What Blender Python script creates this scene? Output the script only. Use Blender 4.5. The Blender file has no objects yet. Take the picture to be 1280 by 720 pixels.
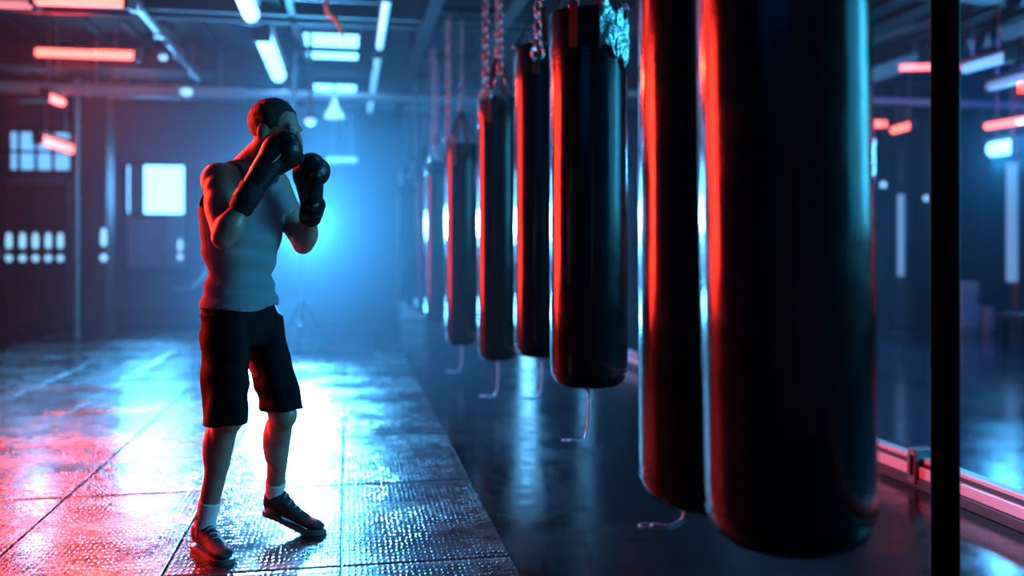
import bpy, bmesh, math, random
from mathutils import Vector, Matrix, Euler, noise
random.seed(7)
PI = math.pi
C = bpy.context.scene.collection
scene = bpy.context.scene

# ------------------------------------------------------------------ camera
F_PX, HOR, H = 1150.0, 310.0, 1.16
YAW = math.radians(10.15)
FWD = Vector((math.sin(YAW), math.cos(YAW), 0)); RGT = Vector((math.cos(YAW), -math.sin(YAW), 0))
CAM = Vector((0, 0, H))
def P(px, py, d):
    """world point seen at pixel (px,py) of the 1280x720 photograph at depth d metres"""
    return CAM + d * (FWD + RGT * ((px - 640) / F_PX) + Vector((0, 0, (HOR - py) / F_PX)))
cd = bpy.data.cameras.new('camera'); cam = bpy.data.objects.new('camera', cd); C.objects.link(cam)
cam.location = CAM; cam.rotation_euler = (PI / 2, 0, -YAW)
cd.sensor_width = 36; cd.lens = 36 * F_PX / 1280; cd.shift_y = -(360 - HOR) / 1280
cd.dof.use_dof = True; cd.dof.focus_distance = 3.3; cd.dof.aperture_fstop = 0.95
cd.clip_start = 0.05
scene.camera = cam

# ------------------------------------------------------------------ materials
def newmat(name):
    m = bpy.data.materials.new(name); m.use_nodes = True
    nt = m.node_tree; b = nt.nodes['Principled BSDF']
    return m, nt, b
def mat(name, col, rough=0.5, metal=0.0, spec=0.5, bump=0.0, bscale=60.0, rvar=0.0, rscale=6.0, cvar=0.0, coat=0.0, stretch=None):
    m, nt, b = newmat(name)
    b.inputs['Base Color'].default_value = (*col, 1); b.inputs['Roughness'].default_value = rough
    b.inputs['Metallic'].default_value = metal; b.inputs['Specular IOR Level'].default_value = spec
    b.inputs['Coat Weight'].default_value = coat; b.inputs['Coat Roughness'].default_value = 0.12
    N, L = nt.nodes, nt.links
    geo = N.new('ShaderNodeNewGeometry'); vec = geo.outputs['Position']
    if stretch:
        mp = N.new('ShaderNodeMapping'); mp.inputs['Scale'].default_value = stretch
        L.new(vec, mp.inputs['Vector']); vec = mp.outputs['Vector']
    if bump:
        n = N.new('ShaderNodeTexNoise'); n.inputs['Scale'].default_value = bscale; n.inputs['Detail'].default_value = 4
        L.new(vec, n.inputs['Vector'])
        bp = N.new('ShaderNodeBump'); bp.inputs['Strength'].default_value = bump; bp.inputs['Distance'].default_value = 0.01
        L.new(n.outputs['Fac'], bp.inputs['Height']); L.new(bp.outputs['Normal'], b.inputs['Normal'])
    if rvar:
        n2 = N.new('ShaderNodeTexNoise'); n2.inputs['Scale'].default_value = rscale; n2.inputs['Detail'].default_value = 5
        L.new(vec, n2.inputs['Vector'])
        mr = N.new('ShaderNodeMapRange'); mr.inputs['From Min'].default_value = .3; mr.inputs['From Max'].default_value = .7
        mr.inputs['To Min'].default_value = max(0.03, rough - rvar); mr.inputs['To Max'].default_value = rough + rvar
        L.new(n2.outputs['Fac'], mr.inputs['Value']); L.new(mr.outputs['Result'], b.inputs['Roughness'])
    if cvar:
        n3 = N.new('ShaderNodeTexNoise'); n3.inputs['Scale'].default_value = 9; n3.inputs['Detail'].default_value = 6
        L.new(vec, n3.inputs['Vector'])
        mx = N.new('ShaderNodeMix'); mx.data_type = 'RGBA'
        mx.inputs[6].default_value = (*[c * (1 - cvar) for c in col], 1); mx.inputs[7].default_value = (*[min(1, c * (1 + cvar)) for c in col], 1)
        L.new(n3.outputs['Fac'], mx.inputs[0]); L.new(mx.outputs[2], b.inputs['Base Color'])
    return m
def glow(name, col, strength):
    m, nt, b = newmat(name)
    b.inputs['Base Color'].default_value = (.8, .8, .8, 1)
    b.inputs['Emission Color'].default_value = (*col, 1); b.inputs['Emission Strength'].default_value = strength
    return m
M = {}
def vinyl_mat():
    # black vinyl: satin, faint creases, dusty rubbed marks in the roughness
    m, nt, b = newmat('black_vinyl'); N, L = nt.nodes, nt.links
    b.inputs['Base Color'].default_value = (.003, .005, .007, 1); b.inputs['Specular IOR Level'].default_value = .5
    tc = N.new('ShaderNodeTexCoord')
    n = N.new('ShaderNodeTexNoise'); n.inputs['Scale'].default_value = 7; n.inputs['Detail'].default_value = 8; n.inputs['Roughness'].default_value = .6
    L.new(tc.outputs['Object'], n.inputs['Vector'])
    mr = N.new('ShaderNodeMapRange'); mr.inputs['From Min'].default_value = .42; mr.inputs['From Max'].default_value = .66
    mr.inputs['To Min'].default_value = .13; mr.inputs['To Max'].default_value = .2
    L.new(n.outputs['Fac'], mr.inputs['Value']); L.new(mr.outputs['Result'], b.inputs['Roughness'])
    n2 = N.new('ShaderNodeTexNoise'); n2.inputs['Scale'].default_value = 220; n2.inputs['Detail'].default_value = 3
    L.new(tc.outputs['Object'], n2.inputs['Vector'])
    n3 = N.new('ShaderNodeTexNoise'); n3.inputs['Scale'].default_value = 14; n3.inputs['Detail'].default_value = 5
    L.new(tc.outputs['Object'], n3.inputs['Vector'])
    ad = N.new('ShaderNodeMath'); ad.operation = 'MULTIPLY_ADD'; ad.inputs[1].default_value = .15
    L.new(n2.outputs['Fac'], ad.inputs[0]); L.new(n3.outputs['Fac'], ad.inputs[2])
    bp = N.new('ShaderNodeBump'); bp.inputs['Strength'].default_value = .05; bp.inputs['Distance'].default_value = .01
    L.new(ad.outputs[0], bp.inputs['Height']); L.new(bp.outputs['Normal'], b.inputs['Normal'])
    return m
M['vinyl'] = vinyl_mat()
M['webbing'] = mat('black_webbing', (.004, .005, .006), .5, bump=.5, bscale=300, spec=.3)
M['chrome'] = mat('steel_chain', (.3, .36, .4), .22, 1.0)
M['tether'] = mat('pale_tether_strap', (.22, .5, .65), .35)
M['tape'] = mat('silver_tape', (.6, .7, .72), .25, 1.0, bump=.9, bscale=40)
M['steel_black'] = mat('black_painted_steel', (.003, .004, .005), .45, bump=.15, bscale=120, spec=.12)
M['steel_grey'] = mat('grey_steel', (.16, .18, .2), .4, .6, bump=.1)
M['galv'] = mat('galvanised', (.45, .47, .5), .35, .9, bump=.2, bscale=30)
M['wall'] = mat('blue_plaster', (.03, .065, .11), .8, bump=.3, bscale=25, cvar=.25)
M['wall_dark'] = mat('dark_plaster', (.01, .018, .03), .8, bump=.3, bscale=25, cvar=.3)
M['panel'] = mat('pale_panel', (.6, .66, .7), .5, bump=.1, cvar=.08)
M['grey_panel'] = mat('grey_board', (.22, .27, .31), .6, cvar=.15)
M['ceiling'] = mat('dark_ceiling', (.015, .03, .045), .8, bump=.4, bscale=15, cvar=.3)
M['beam'] = mat('dark_beam', (.012, .014, .018), .6, bump=.2)
M['trimdark'] = mat('dark_trim', (.02, .025, .03), .5, bump=.1)
M['pillar'] = mat('pillar_paint', (.04, .03, .035), .7, bump=.2, cvar=.2)
M['duct'] = mat('pale_duct', (.5, .5, .54), .45, .3, bump=.1)
M['rail'] = mat('pale_aluminium', (.6, .72, .78), .45, .3, bump=.15, bscale=20, cvar=.1)
M['rubber'] = mat('black_rubber', (.006, .006, .007), .6, bump=.3)
M['orange'] = mat('orange_cable', (.8, .22, .05), .5)
M['white_plastic'] = mat('white_plastic', (.75, .78, .8), .4)
M['housing'] = mat('lamp_housing', (.05, .05, .06), .5, .4)
M['red_glow'] = glow('red_tube_glow', (1, .13, .09), 5.0)
M['blue_glow'] = glow('cool_tube_glow', (.14, .5, 1), 6.5)
M['win_glow'] = glow('window_daylight', (.13, .5, 1), 6.5)
M['win_soft'] = glow('window_soft', (.12, .5, 1), 1.5)
M['pink_soft'] = glow('window_pink', (1, .45, .5), .7)
M['sky_glow'] = glow('panel_light', (.12, .5, 1), 7)
M['lamp_glow'] = glow('lamp_glow', (.25, .65, 1), 1.5)
M['flood_glow'] = glow('floodlight_lens', (.12, .5, 1), 100)
M['skin'] = mat('skin', (.33, .19, .145), .38, bump=.15, bscale=90, cvar=.12, spec=.5)
M['shirt'] = mat('grey_cotton', (.19, .21, .24), .85, bump=.35, bscale=240)
M['shorts'] = mat('black_polyester', (.003, .004, .007), .8, bump=.3, bscale=60, spec=.12)
M['hair'] = mat('dark_hair', (.012, .01, .009), .55, bump=1, bscale=260)
M['glove'] = mat('black_leather', (.012, .012, .014), .3, bump=.3, bscale=70)
M['glove_trim'] = mat('pale_glove_trim', (.4, .42, .45), .4)
M['shoe'] = mat('dark_shoe_mesh', (.02, .022, .026), .6, bump=.4, bscale=200)
M['sole'] = mat('shoe_sole', (.1, .09, .09), .5)
M['sock'] = mat('white_sock', (.7, .7, .72), .9, bump=.4, bscale=200)
M['eye'] = mat('eye_white', (.2, .2, .2), .5)
M['lip'] = mat('lip', (.25, .1, .09), .4)

def floor_mat(name, wet, base=(.012, .016, .02), tread=True, r0=.12, r1=.5, spec=.6):
    m, nt, b = newmat(name); N, L = nt.nodes, nt.links
    b.inputs['Base Color'].default_value = (*base, 1); b.inputs['Specular IOR Level'].default_value = spec
    geo = N.new('ShaderNodeNewGeometry')
    def noise_(sc, det=4, rough=.55, vec=None):
        n = N.new('ShaderNodeTexNoise'); n.inputs['Scale'].default_value = sc; n.inputs['Detail'].default_value = det
        n.inputs['Roughness'].default_value = rough; L.new(vec or geo.outputs['Position'], n.inputs['Vector']); return n.outputs['Fac']
    def rng(v, a, b_, c, d):
        mr = N.new('ShaderNodeMapRange'); mr.inputs[1].default_value = a; mr.inputs[2].default_value = b_
        mr.inputs[3].default_value = c; mr.inputs[4].default_value = d; L.new(v, mr.inputs[0]); return mr.outputs[0]
    def math_(op, a, b_):
        x = N.new('ShaderNodeMath'); x.operation = op
        for i, v in enumerate((a, b_)):
            if isinstance(v, (int, float)): x.inputs[i].default_value = v
            else: L.new(v, x.inputs[i])
        return x.outputs[0]
    mp = N.new('ShaderNodeMapping'); mp.inputs['Scale'].default_value = (1, .35, 1); L.new(geo.outputs['Position'], mp.inputs[0])
    big = noise_(1.6, 5, .6, mp.outputs[0]); mid = noise_(11, 5, .65)
    mp2 = N.new('ShaderNodeMapping'); mp2.inputs['Scale'].default_value = (.25, 1, 1); L.new(geo.outputs['Position'], mp2.inputs[0])
    band = noise_(2.3, 3, .5, mp2.outputs[0])
    mask = math_('ADD', math_('MULTIPLY', big, .35), math_('ADD', math_('MULTIPLY', mid, .35), math_('MULTIPLY', band, .3)))
    L.new(rng(mask, .5 - wet, .56, r0, r1), b.inputs['Roughness'])
    h = math_('MULTIPLY', noise_(90, 4, .7), .1 if tread else .25)
    if tread:
        v = N.new('ShaderNodeTexVoronoi'); v.inputs['Scale'].default_value = 1; v.inputs['Randomness'].default_value = .35
        mp3 = N.new('ShaderNodeMapping'); mp3.inputs['Scale'].default_value = (48, 26, 1); L.new(geo.outputs['Position'], mp3.inputs[0])
        L.new(mp3.outputs[0], v.inputs['Vector'])
        dots = rng(v.outputs['Distance'], .2, .42, 1, 0)
        zone = rng(noise_(2.1, 3, .6), .4, .6, .25, 1)
        h = math_('ADD', h, math_('MULTIPLY', dots, zone))
        # cross joints between the mat sheets
        sep = N.new('ShaderNodeSeparateXYZ'); L.new(geo.outputs['Position'], sep.inputs[0])
        jf = math_('PINGPONG', math_('ADD', sep.outputs['Y'], .12), .58)
        jl = rng(jf, 0, .022, -3, 0)
        h = math_('ADD', h, jl)
    bp = N.new('ShaderNodeBump'); bp.inputs['Strength'].default_value = .6 if tread else .25; bp.inputs['Distance'].default_value = .003 if tread else .0022
    L.new(h, bp.inputs['Height']); L.new(bp.outputs['Normal'], b.inputs['Normal'])
    return m
M['floor'] = floor_mat('dark_rubber_floor', .05, (.002, .006, .010), False, .13, .26, .2)
M['mat'] = floor_mat('tread_mat', .10, (.008, .013, .018), True, .11, .3, .8)
M['floor_hall'] = floor_mat('polished_hall_floor', .12, (.01, .04, .07), False, .11, .2, .6)

def glass_mat():
    m = bpy.data.materials.new('clear_glass'); m.use_nodes = True; nt = m.node_tree; nt.nodes.clear(); N, L = nt.nodes, nt.links
    o = N.new('ShaderNodeOutputMaterial'); t = N.new('ShaderNodeBsdfTransparent'); g = N.new('ShaderNodeBsdfGlossy')
    t.inputs[0].default_value = (.93, .97, 1, 1); g.inputs['Roughness'].default_value = .02
    lw = N.new('ShaderNodeLayerWeight'); pw = N.new('ShaderNodeMath'); pw.operation = 'POWER'; pw.inputs[1].default_value = 5; L.new(lw.outputs['Facing'], pw.inputs[0])
    fr = N.new('ShaderNodeMath'); fr.operation = 'MULTIPLY_ADD'; fr.inputs[1].default_value = .5; fr.inputs[2].default_value = .015; L.new(pw.outputs[0], fr.inputs[0]); mx = N.new('ShaderNodeMixShader')
    L.new(fr.outputs[0], mx.inputs[0]); L.new(t.outputs[0], mx.inputs[1]); L.new(g.outputs[0], mx.inputs[2]); L.new(mx.outputs[0], o.inputs[0])
    return m
M['glass'] = glass_mat()

# ------------------------------------------------------------------ mesh helpers
BASE = {}
def obj(name, bm, m, parent=None, smooth=False, loc=None):
    """links ONE mesh object; bm is in world coordinates, parent bases are translations only"""
    me = bpy.data.meshes.new(name)
    base = Vector((0, 0, 0))
    if parent is not None: base = BASE[parent.name]
    elif loc is not None: base = Vector(loc)
    bmesh.ops.recalc_face_normals(bm, faces=bm.faces)
    bm.transform(Matrix.Translation(-base)); bm.to_mesh(me); bm.free()
    me.materials.append(m)
    o = bpy.data.objects.new(name, me); C.objects.link(o)
    if smooth:
        for p in me.polygons: p.use_smooth = True
        if smooth == 'auto':
            try: me.set_sharp_from_angle(angle=math.radians(40))
            except Exception: pass
    if parent is not None: o.parent = parent
    else: o.location = base
    BASE[o.name] = base
    return o
def tag(o, label, cat, group=None, kind=None):
    o['label'] = label; o['category'] = cat
    if group: o['group'] = group
    if kind: o['kind'] = kind
    return o
def thing(name, label, cat, loc=(0, 0, 0), group=None):
    o = bpy.data.objects.new(name, None); C.objects.link(o); o.location = loc; o.empty_display_size = .1
    BASE[o.name] = Vector(loc); return tag(o, label, cat, group)
def struct(name, bm, m, smooth=False):
    o = obj(name, bm, m, smooth=smooth); o['kind'] = 'structure'; return o
def B(): return bmesh.new()
def box(bm, x0, x1, y0, y1, z0, z1, bev=0.0):
    r = bmesh.ops.create_cube(bm, size=1)
    vs = r['verts']
    bmesh.ops.scale(bm, vec=(x1 - x0, y1 - y0, z1 - z0), verts=vs)
    bmesh.ops.translate(bm, vec=((x0 + x1) / 2, (y0 + y1) / 2, (z0 + z1) / 2), verts=vs)
    if bev:
        es = list({e for v in vs for e in v.link_edges})
        bmesh.ops.bevel(bm, geom=es, offset=bev, segments=2, affect='EDGES', profile=.5)
    return bm
def obox(bm, c, ax, ay, hx, hy, hz, bev=0.0):
    """box centred c with local x axis ax, y axis ay, half sizes"""
    ax = Vector(ax).normalized(); ay = Vector(ay).normalized(); az = ax.cross(ay)
    r = bmesh.ops.create_cube(bm, size=2); vs = r['verts']
    m = Matrix((( *ax, 0), (*ay, 0), (*az, 0), (0, 0, 0, 1))).transposed()
    bmesh.ops.transform(bm, matrix=Matrix.Translation(c) @ m @ Matrix.Diagonal((hx, hy, hz, 1)), verts=vs)
    if bev:
        es = list({e for v in vs for e in v.link_edges})
        bmesh.ops.bevel(bm, geom=es, offset=bev, segments=2, affect='EDGES', profile=.5)
    return bm
def frames(pts):
    pts = [Vector(p) for p in pts]; out = []; up = None
    for i, p in enumerate(pts):
        t = (pts[min(i + 1, len(pts) - 1)] - pts[max(i - 1, 0)]).normalized()
        if up is None:
            up = Vector((0, 0, 1)) if abs(t.z) < .9 else Vector((1, 0, 0))
        n = (up - t * up.dot(t)).normalized(); up = n
        out.append((p, t, n, t.cross(n)))
    return out
def rings(bm, rs, cap=True):
    vr = [[bm.verts.new(p) for p in r] for r in rs]
    n = len(vr[0])
    for a, b in zip(vr, vr[1:]):
        for i in range(n): bm.faces.new((a[i], a[(i + 1) % n], b[(i + 1) % n], b[i]))
    if cap: bm.faces.new(vr[0][::-1]); bm.faces.new(vr[-1])
    return vr
def tube(bm, pts, r, seg=12, cap=True, closed=False):
    fr = frames(pts); rr = r if isinstance(r, (list, tuple)) else [r] * len(pts)
    rs = [[p + (n * math.cos(2 * PI * k / seg) + b * math.sin(2 * PI * k / seg)) * rad for k in range(seg)] for (p, t, n, b), rad in zip(fr, rr)]
    if closed: rs.append(rs[0]); cap = False
    rings(bm, rs, cap); return bm
def lathe(bm, c, prof, seg=48, axis='Z', ripple=None):
    rs = []
    for (r, z) in prof:
        ring = []
        for k in range(seg):
            a = 2 * PI * k / seg; q = r * (1 + (ripple(a, z) if ripple else 0))
            if axis == 'Z': ring.append(Vector(c) + Vector((q * math.cos(a), q * math.sin(a), z)))
            elif axis == 'Y': ring.append(Vector(c) + Vector((q * math.cos(a), z, q * math.sin(a))))
            else: ring.append(Vector(c) + Vector((z, q * math.cos(a), q * math.sin(a))))
        rs.append(ring)
    rings(bm, rs); return bm
def torus(bm, c, ax, ay, R, r, stretch=1.0, seg=16, ms=6):
    """ring in the plane ax/ay; stretched along ax"""
    ax = Vector(ax).normalized(); ay = Vector(ay).normalized(); az = ax.cross(ay); vr = []
    for i in range(seg):
        a = 2 * PI * i / seg; d = ax * math.cos(a) * stretch + ay * math.sin(a)
        nrm = (ax * math.cos(a) + ay * math.sin(a)).normalized()
        vr.append([bm.verts.new(Vector(c) + d * R + (nrm * math.cos(2 * PI * k / ms) + az * math.sin(2 * PI * k / ms)) * r) for k in range(ms)])
    for i in range(seg):
        a, b = vr[i], vr[(i + 1) % seg]
        for k in range(ms): bm.faces.new((a[k], b[k], b[(k + 1) % ms], a[(k + 1) % ms]))
    return bm
def chain(bm, p0, p1, R=.013, r=.0035):
    p0, p1 = Vector(p0), Vector(p1); d = p1 - p0; L = d.length; t = d.normalized()
    s = t.orthogonal().normalized(); s2 = t.cross(s); step = R * 2.5; n = max(1, int(L / step))
    for i in range(n + 1):
        torus(bm, p0 + d * (i / n), t, s if i % 2 else s2, R, r, 1.55, 10, 5)
    return bm
def ell(bm, c, rx, ry, rz, ax=(1, 0, 0), ay=(0, 1, 0), seg=20):
    ax = Vector(ax).normalized(); ay = Vector(ay); ay = (ay - ax * ay.dot(ax)).normalized(); az = ax.cross(ay)
    r = bmesh.ops.create_uvsphere(bm, u_segments=seg, v_segments=max(8, seg * 2 // 3), radius=1)
    m = Matrix(((*ax, 0), (*ay, 0), (*az, 0), (0, 0, 0, 1))).transposed()
    bmesh.ops.transform(bm, matrix=Matrix.Translation(Vector(c)) @ m @ Matrix.Diagonal((rx, ry, rz, 1)), verts=r['verts'])
    return bm
def capsule(bm, a, b, ra, rb, seg=16, bulge=0.0, bpos=.35):
    """tapered limb with round ends, optional muscle bulge"""
    a, b = Vector(a), Vector(b); t = (b - a).normalized(); L = (b - a).length; pts, rr = [], []
    for k in range(5):
        th = PI / 2 * (1 - k / 4) ; pts.append(a - t * ra * math.sin(th)); rr.append(max(.0008, ra * math.cos(th)))
    for k in range(1, 12):
        s = k / 12; pts.append(a.lerp(b, s)); rr.append(ra + (rb - ra) * s + bulge * math.exp(-((s - bpos) / .22) ** 2))
    for k in range(5):
        th = PI / 2 * k / 4; pts.append(b + t * rb * math.sin(th)); rr.append(max(.0008, rb * math.cos(th)))
    tube(bm, pts, rr, seg); return bm
def remesh(bm, voxel=.007, smooth_it=4, fac=.5):
    """fuses overlapping closed shapes into one continuous surface"""
    me = bpy.data.meshes.new('tmp'); bmesh.ops.recalc_face_normals(bm, faces=bm.faces); bm.to_mesh(me); bm.free()
    o = bpy.data.objects.new('tmp', me); C.objects.link(o)
    md = o.modifiers.new('r', 'REMESH'); md.mode = 'VOXEL'; md.voxel_size = voxel
    ms = o.modifiers.new('s', 'SMOOTH'); ms.factor = fac; ms.iterations = smooth_it
    dg = bpy.context.evaluated_depsgraph_get(); dg.update()
    out = B(); out.from_mesh(o.evaluated_get(dg).to_mesh())
    bpy.data.objects.remove(o); bpy.data.meshes.remove(me)
    return out

# ------------------------------------------------------------------ the setting
YB, XL, XG, XR, ZC = 15.0, -6.2, 2.76, 11.2, 3.6
bm = B(); box(bm, XL, XG, -2, YB, -.1, 0); struct('floor', bm, M['floor'])
bm = B(); box(bm, XG, XR, -2, YB, -.1, 0); o = struct('floor_hall', bm, M['floor_hall'])
bm = B(); box(bm, XL - .2, XR + .2, -2.2, YB + .2, ZC, ZC + .15)
for k in range(44):                                   # ribbed deck
    x = XL + .2 + k * .4
    if x < XR: box(bm, x, x + .09, -2, YB, ZC - .04, ZC + .02)
struct('ceiling', bm, M['ceiling'])
bm = B(); box(bm, XL - .2, XG + .1, YB, YB + .2, 0, ZC)
for x in (-5.2, -3.3, -1.5, -.62, .42, 1.9):          # shallow pilasters
    box(bm, x, x + .22, YB - .05, YB + .02, 0, ZC)
box(bm, XL, XG, YB - .04, YB + .02, 1.02, 1.07)
struct('wall_back', bm, M['wall'])
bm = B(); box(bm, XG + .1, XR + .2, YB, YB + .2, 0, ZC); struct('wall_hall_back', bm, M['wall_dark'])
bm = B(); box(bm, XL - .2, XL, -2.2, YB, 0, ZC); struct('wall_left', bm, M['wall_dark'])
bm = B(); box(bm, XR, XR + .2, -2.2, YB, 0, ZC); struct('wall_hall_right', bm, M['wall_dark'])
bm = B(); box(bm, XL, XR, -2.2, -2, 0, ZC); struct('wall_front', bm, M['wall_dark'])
bm = B(); box(bm, XL, XG - .06, YB - .1, YB - .05, 0, .24, .01); struct('baseboard_back', bm, M['trimdark'])
bm = B(); box(bm, XG, XR, YB - .1, YB, 0, .2, .01); struct('baseboard_hall', bm, M['trimdark'])
# ceiling beams
for i, (y, h) in enumerate(((1.2, .3), (4.6, .3), (8.75, .3), (11.75, .3), (14.2, .34))):
    bm = B(); box(bm, XL, XG, y, y + .22, ZC - h, ZC); box(bm, XL, XG, y - .06, y + .28, ZC - h, ZC - h + .02)
    struct('trim_%d' % (i + 1), bm, M['beam'])
for i, y in enumerate((3.0, 7.0, 11.0, 13.6)):
    bm = B(); box(bm, XG, XR, y, y + .22, ZC - .3, ZC); struct('trim_%d' % (i + 6), bm, M['beam'])
# glass partition along the right: kerb, two pale rails, panes, head
bm = B(); box(bm, XG - .06, XG + .06, -2, YB - .1, 0, .05, .004); struct('trim_10', bm, M['trimdark'])
bm = B(); box(bm, XG - .05, XG + .05, -2, YB - .1, .05, .105, .006); struct('trim_11', bm, M['rail'])
bm = B(); box(bm, XG - .035, XG + .035, -2, YB - .1, .105, .122); struct('trim_12', bm, M['trimdark'])
bm = B(); box(bm, XG - .03, XG + .03, -2, YB - .1, .122, .145, .004); struct('trim_13', bm, M['rail'])
bm = B(); box(bm, XG - .05, XG + .05, -2, YB - .1, 3.25, ZC); struct('trim_14', bm, M['beam'])
ys = [-2, -.4, 1.6, 4.05, 6.6, 9.2, 11.8, YB - .1]
for i, (a, b) in enumerate(zip(ys, ys[1:])):
    bm = B(); box(bm, XG - .004, XG + .004, a + .004, b - .004, .145, 3.25)
    o = struct('window_%d' % (i + 3), bm, M['glass'])
for i, y in enumerate(ys[1:-1]):                       # clamp brackets at the joints
    bm = B(); box(bm, XG - .07, XG + .045, y - .03, y + .03, .02, .19, .006); box(bm, XG - .085, XG + .03, y - .012, y + .012, .06, .16, .004)
    struct('trim_%d' % (15 + i), bm, M['steel_grey'])

# mat strips laid lengthwise
seams = [.60, -.02, -.64, -1.27, -1.90, -2.52, -3.15, -3.8]
mlabels = ['textured black mat strip along the bag side, nearest the punching bags',
           'black mat strip second from the punching bags, under the leading foot',
           'black mat strip under the rear foot of the boxer',
           'black mat strip just left of the boxer, blue light streak on it',
           'black mat strip with red sheen, second strip left of the boxer',
           'black mat strip with red sheen, third strip left of the boxer',
           'outermost visible black mat strip on the red side of the floor']
for i in range(7):
    bm = B(); box(bm, seams[i + 1] + .004, seams[i] - .004, -1.5, 13.6, 0.0, .014, .004)
    o = obj('floor_mat', bm, M['mat']); tag(o, mlabels[i], 'mat', 'mat strips on the floor')

# back wall: window, board, door panel
def window(n, px0, px1, py0, py1, m, d=None, bars=0, rail=0):
    a, b = wallpt(px0, py1), wallpt(px1, py0)
    x0, x1, z0, z1 = a.x, b.x, a.z, b.z; y = YB
    e = bpy.data.objects.new('window_%d' % n, None); C.objects.link(e); e.location = (x0, y, z0); e['kind'] = 'structure'; BASE[e.name] = Vector(e.location)
    f = B(); w = .05
    box(f, x0 - w, x1 + w, y - .09, y + .01, z1, z1 + w); box(f, x0 - w, x1 + w, y - .09, y + .01, z0 - w, z0)
    box(f, x0 - w, x0, y - .09, y + .01, z0, z1); box(f, x1, x1 + w, y - .09, y + .01, z0, z1)
    for k in range(bars): xx = x0 + (x1 - x0) * (k + 1) / (bars + 1); box(f, xx - .022, xx + .022, y - .08, y, z0, z1)
    if rail: box(f, x0, x1, y - .08, y, z0 + (z1 - z0) * rail - .02, z0 + (z1 - z0) * rail + .02)
    obj('window_frame', f, M['steel_black'], e)
    p = B(); box(p, x0, x1, y - .04, y - .01, z0, z1); obj('window_pane', p, m, e)
def wallpt(px, py, yy=None):
    yy = YB if yy is None else yy
    dr = P(px, py, 1) - CAM; return CAM + dr * (yy / dr.y)
window(1, 161, 231, 208, 267, M['win_glow'], bars=0)
window(2, 4, 89, 167, 212, M['win_soft'], bars=3, rail=.48)
def plate(name, px0, px1, py0, py1, m, label, cat, th=.03, yy=YB, handle=None):
    a, b = wallpt(px0, py1, yy), wallpt(px1, py0, yy)
    f = B(); box(f, a.x, b.x, yy - th - .05, yy - .05, max(a.z, .0), b.z, .006)
    o = obj(name, f, m, loc=((a.x + b.x) / 2, yy, max(a.z, 0))); tag(o, label, cat); return o
a, b = wallpt(497, 397, YB), wallpt(534, 214, YB)
dr = thing('door_1', 'pale door', 'door', (a.x, YB - .05, 0)); del dr['label'], dr['category']; dr['kind'] = 'structure'
bm = B(); box(bm, a.x + .05, b.x - .05, YB - .11, YB - .055, 0.01, b.z - .05, .008); obj('door_leaf', bm, M['panel'], dr)
bm = B(); box(bm, a.x, a.x + .05, YB - .13, YB - .05, 0, b.z); box(bm, b.x - .05, b.x, YB - .13, YB - .05, 0, b.z); box(bm, a.x, b.x, YB - .13, YB - .05, b.z - .05, b.z)
obj('door_frame', bm, M['grey_panel'], dr)
bm = B(); tube(bm, [(b.x - .12, YB - .11, 1.0), (b.x - .12, YB - .16, 1.0), (b.x - .2, YB - .16, 1.0)], .011, 8); obj('door_handle', bm, M['chrome'], dr)
plate('notice_board', 160, 207, 272, 334, M['grey_panel'], 'grey board on the back wall under the bright window', 'board')
plate('wall_cabinet', 209, 233, 272, 334, M['grey_panel'], 'narrow grey wall cabinet right of the grey board', 'cabinet', .12)

# pillar and thin pipe at the left
p = wallpt(118, 300, 13.0)
bm = B(); box(bm, p.x - .2, p.x + .2, 12.8, 13.2, 0, ZC, .01); box(bm, p.x - .23, p.x + .23, 12.77, 13.23, 0, .25, .01); struct('trim_21', bm, M['pillar'])
p = wallpt(96, 300, 12.6)
bm = B(); lathe(bm, (p.x, 12.6, 0), [(.07, 0), (.07, .02), (.035, .03), (.035, 3.3), (.06, 3.3), (.06, 3.32)], 16)
for z in (.9, 1.8, 2.7): lathe(bm, (p.x, 12.6, z), [(.036, -.03), (.046, -.02), (.046, .02), (.036, .03)], 16)
tag(obj('standpipe', bm, M['galv'], smooth='auto'), 'thin grey vertical pipe beside the reddish pillar', 'pipe')

# dark locker banks left background
def locker(x0, x1, y, z1, label):
    t = thing('locker', label, 'locker', ((x0 + x1) / 2, y + .25, 0), 'dark lockers by the left windows')
    bm = B(); box(bm, x0, x1, y, y + .5, .06, z1, .008); box(bm, x0 + .03, x1 - .03, y + .03, y + .47, 0, .06); obj('body', bm, M['trimdark'], t)
    bm = B(); box(bm, x0 + .02, x1 - .02, y - .02, y - .002, .1, z1 - .04, .004)
    for k in range(4): box(bm, x0 + .1, x1 - .1, y - .026, y - .018, z1 - .35 + k * .04, z1 - .335 + k * .04)
    d = obj('door', bm, M['steel_black'], t)
    bm = B(); tube(bm, [(x1 - .07, y - .02, 1.0), (x1 - .07, y - .05, 1.02), (x1 - .07, y - .05, 1.12), (x1 - .07, y - .02, 1.14)], .008, 6); obj('handle', bm, M['chrome'], d)
names = ['leftmost', 'second from left', 'third from left', 'fourth from left', 'rightmost, next to the thin pipe']
for k in range(5):
    x0 = -5.92 + k * .395
    locker(x0, x0 + .38, 14.2, 2.12, 'tall dark locker under the small left windows, ' + names[k])

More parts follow.
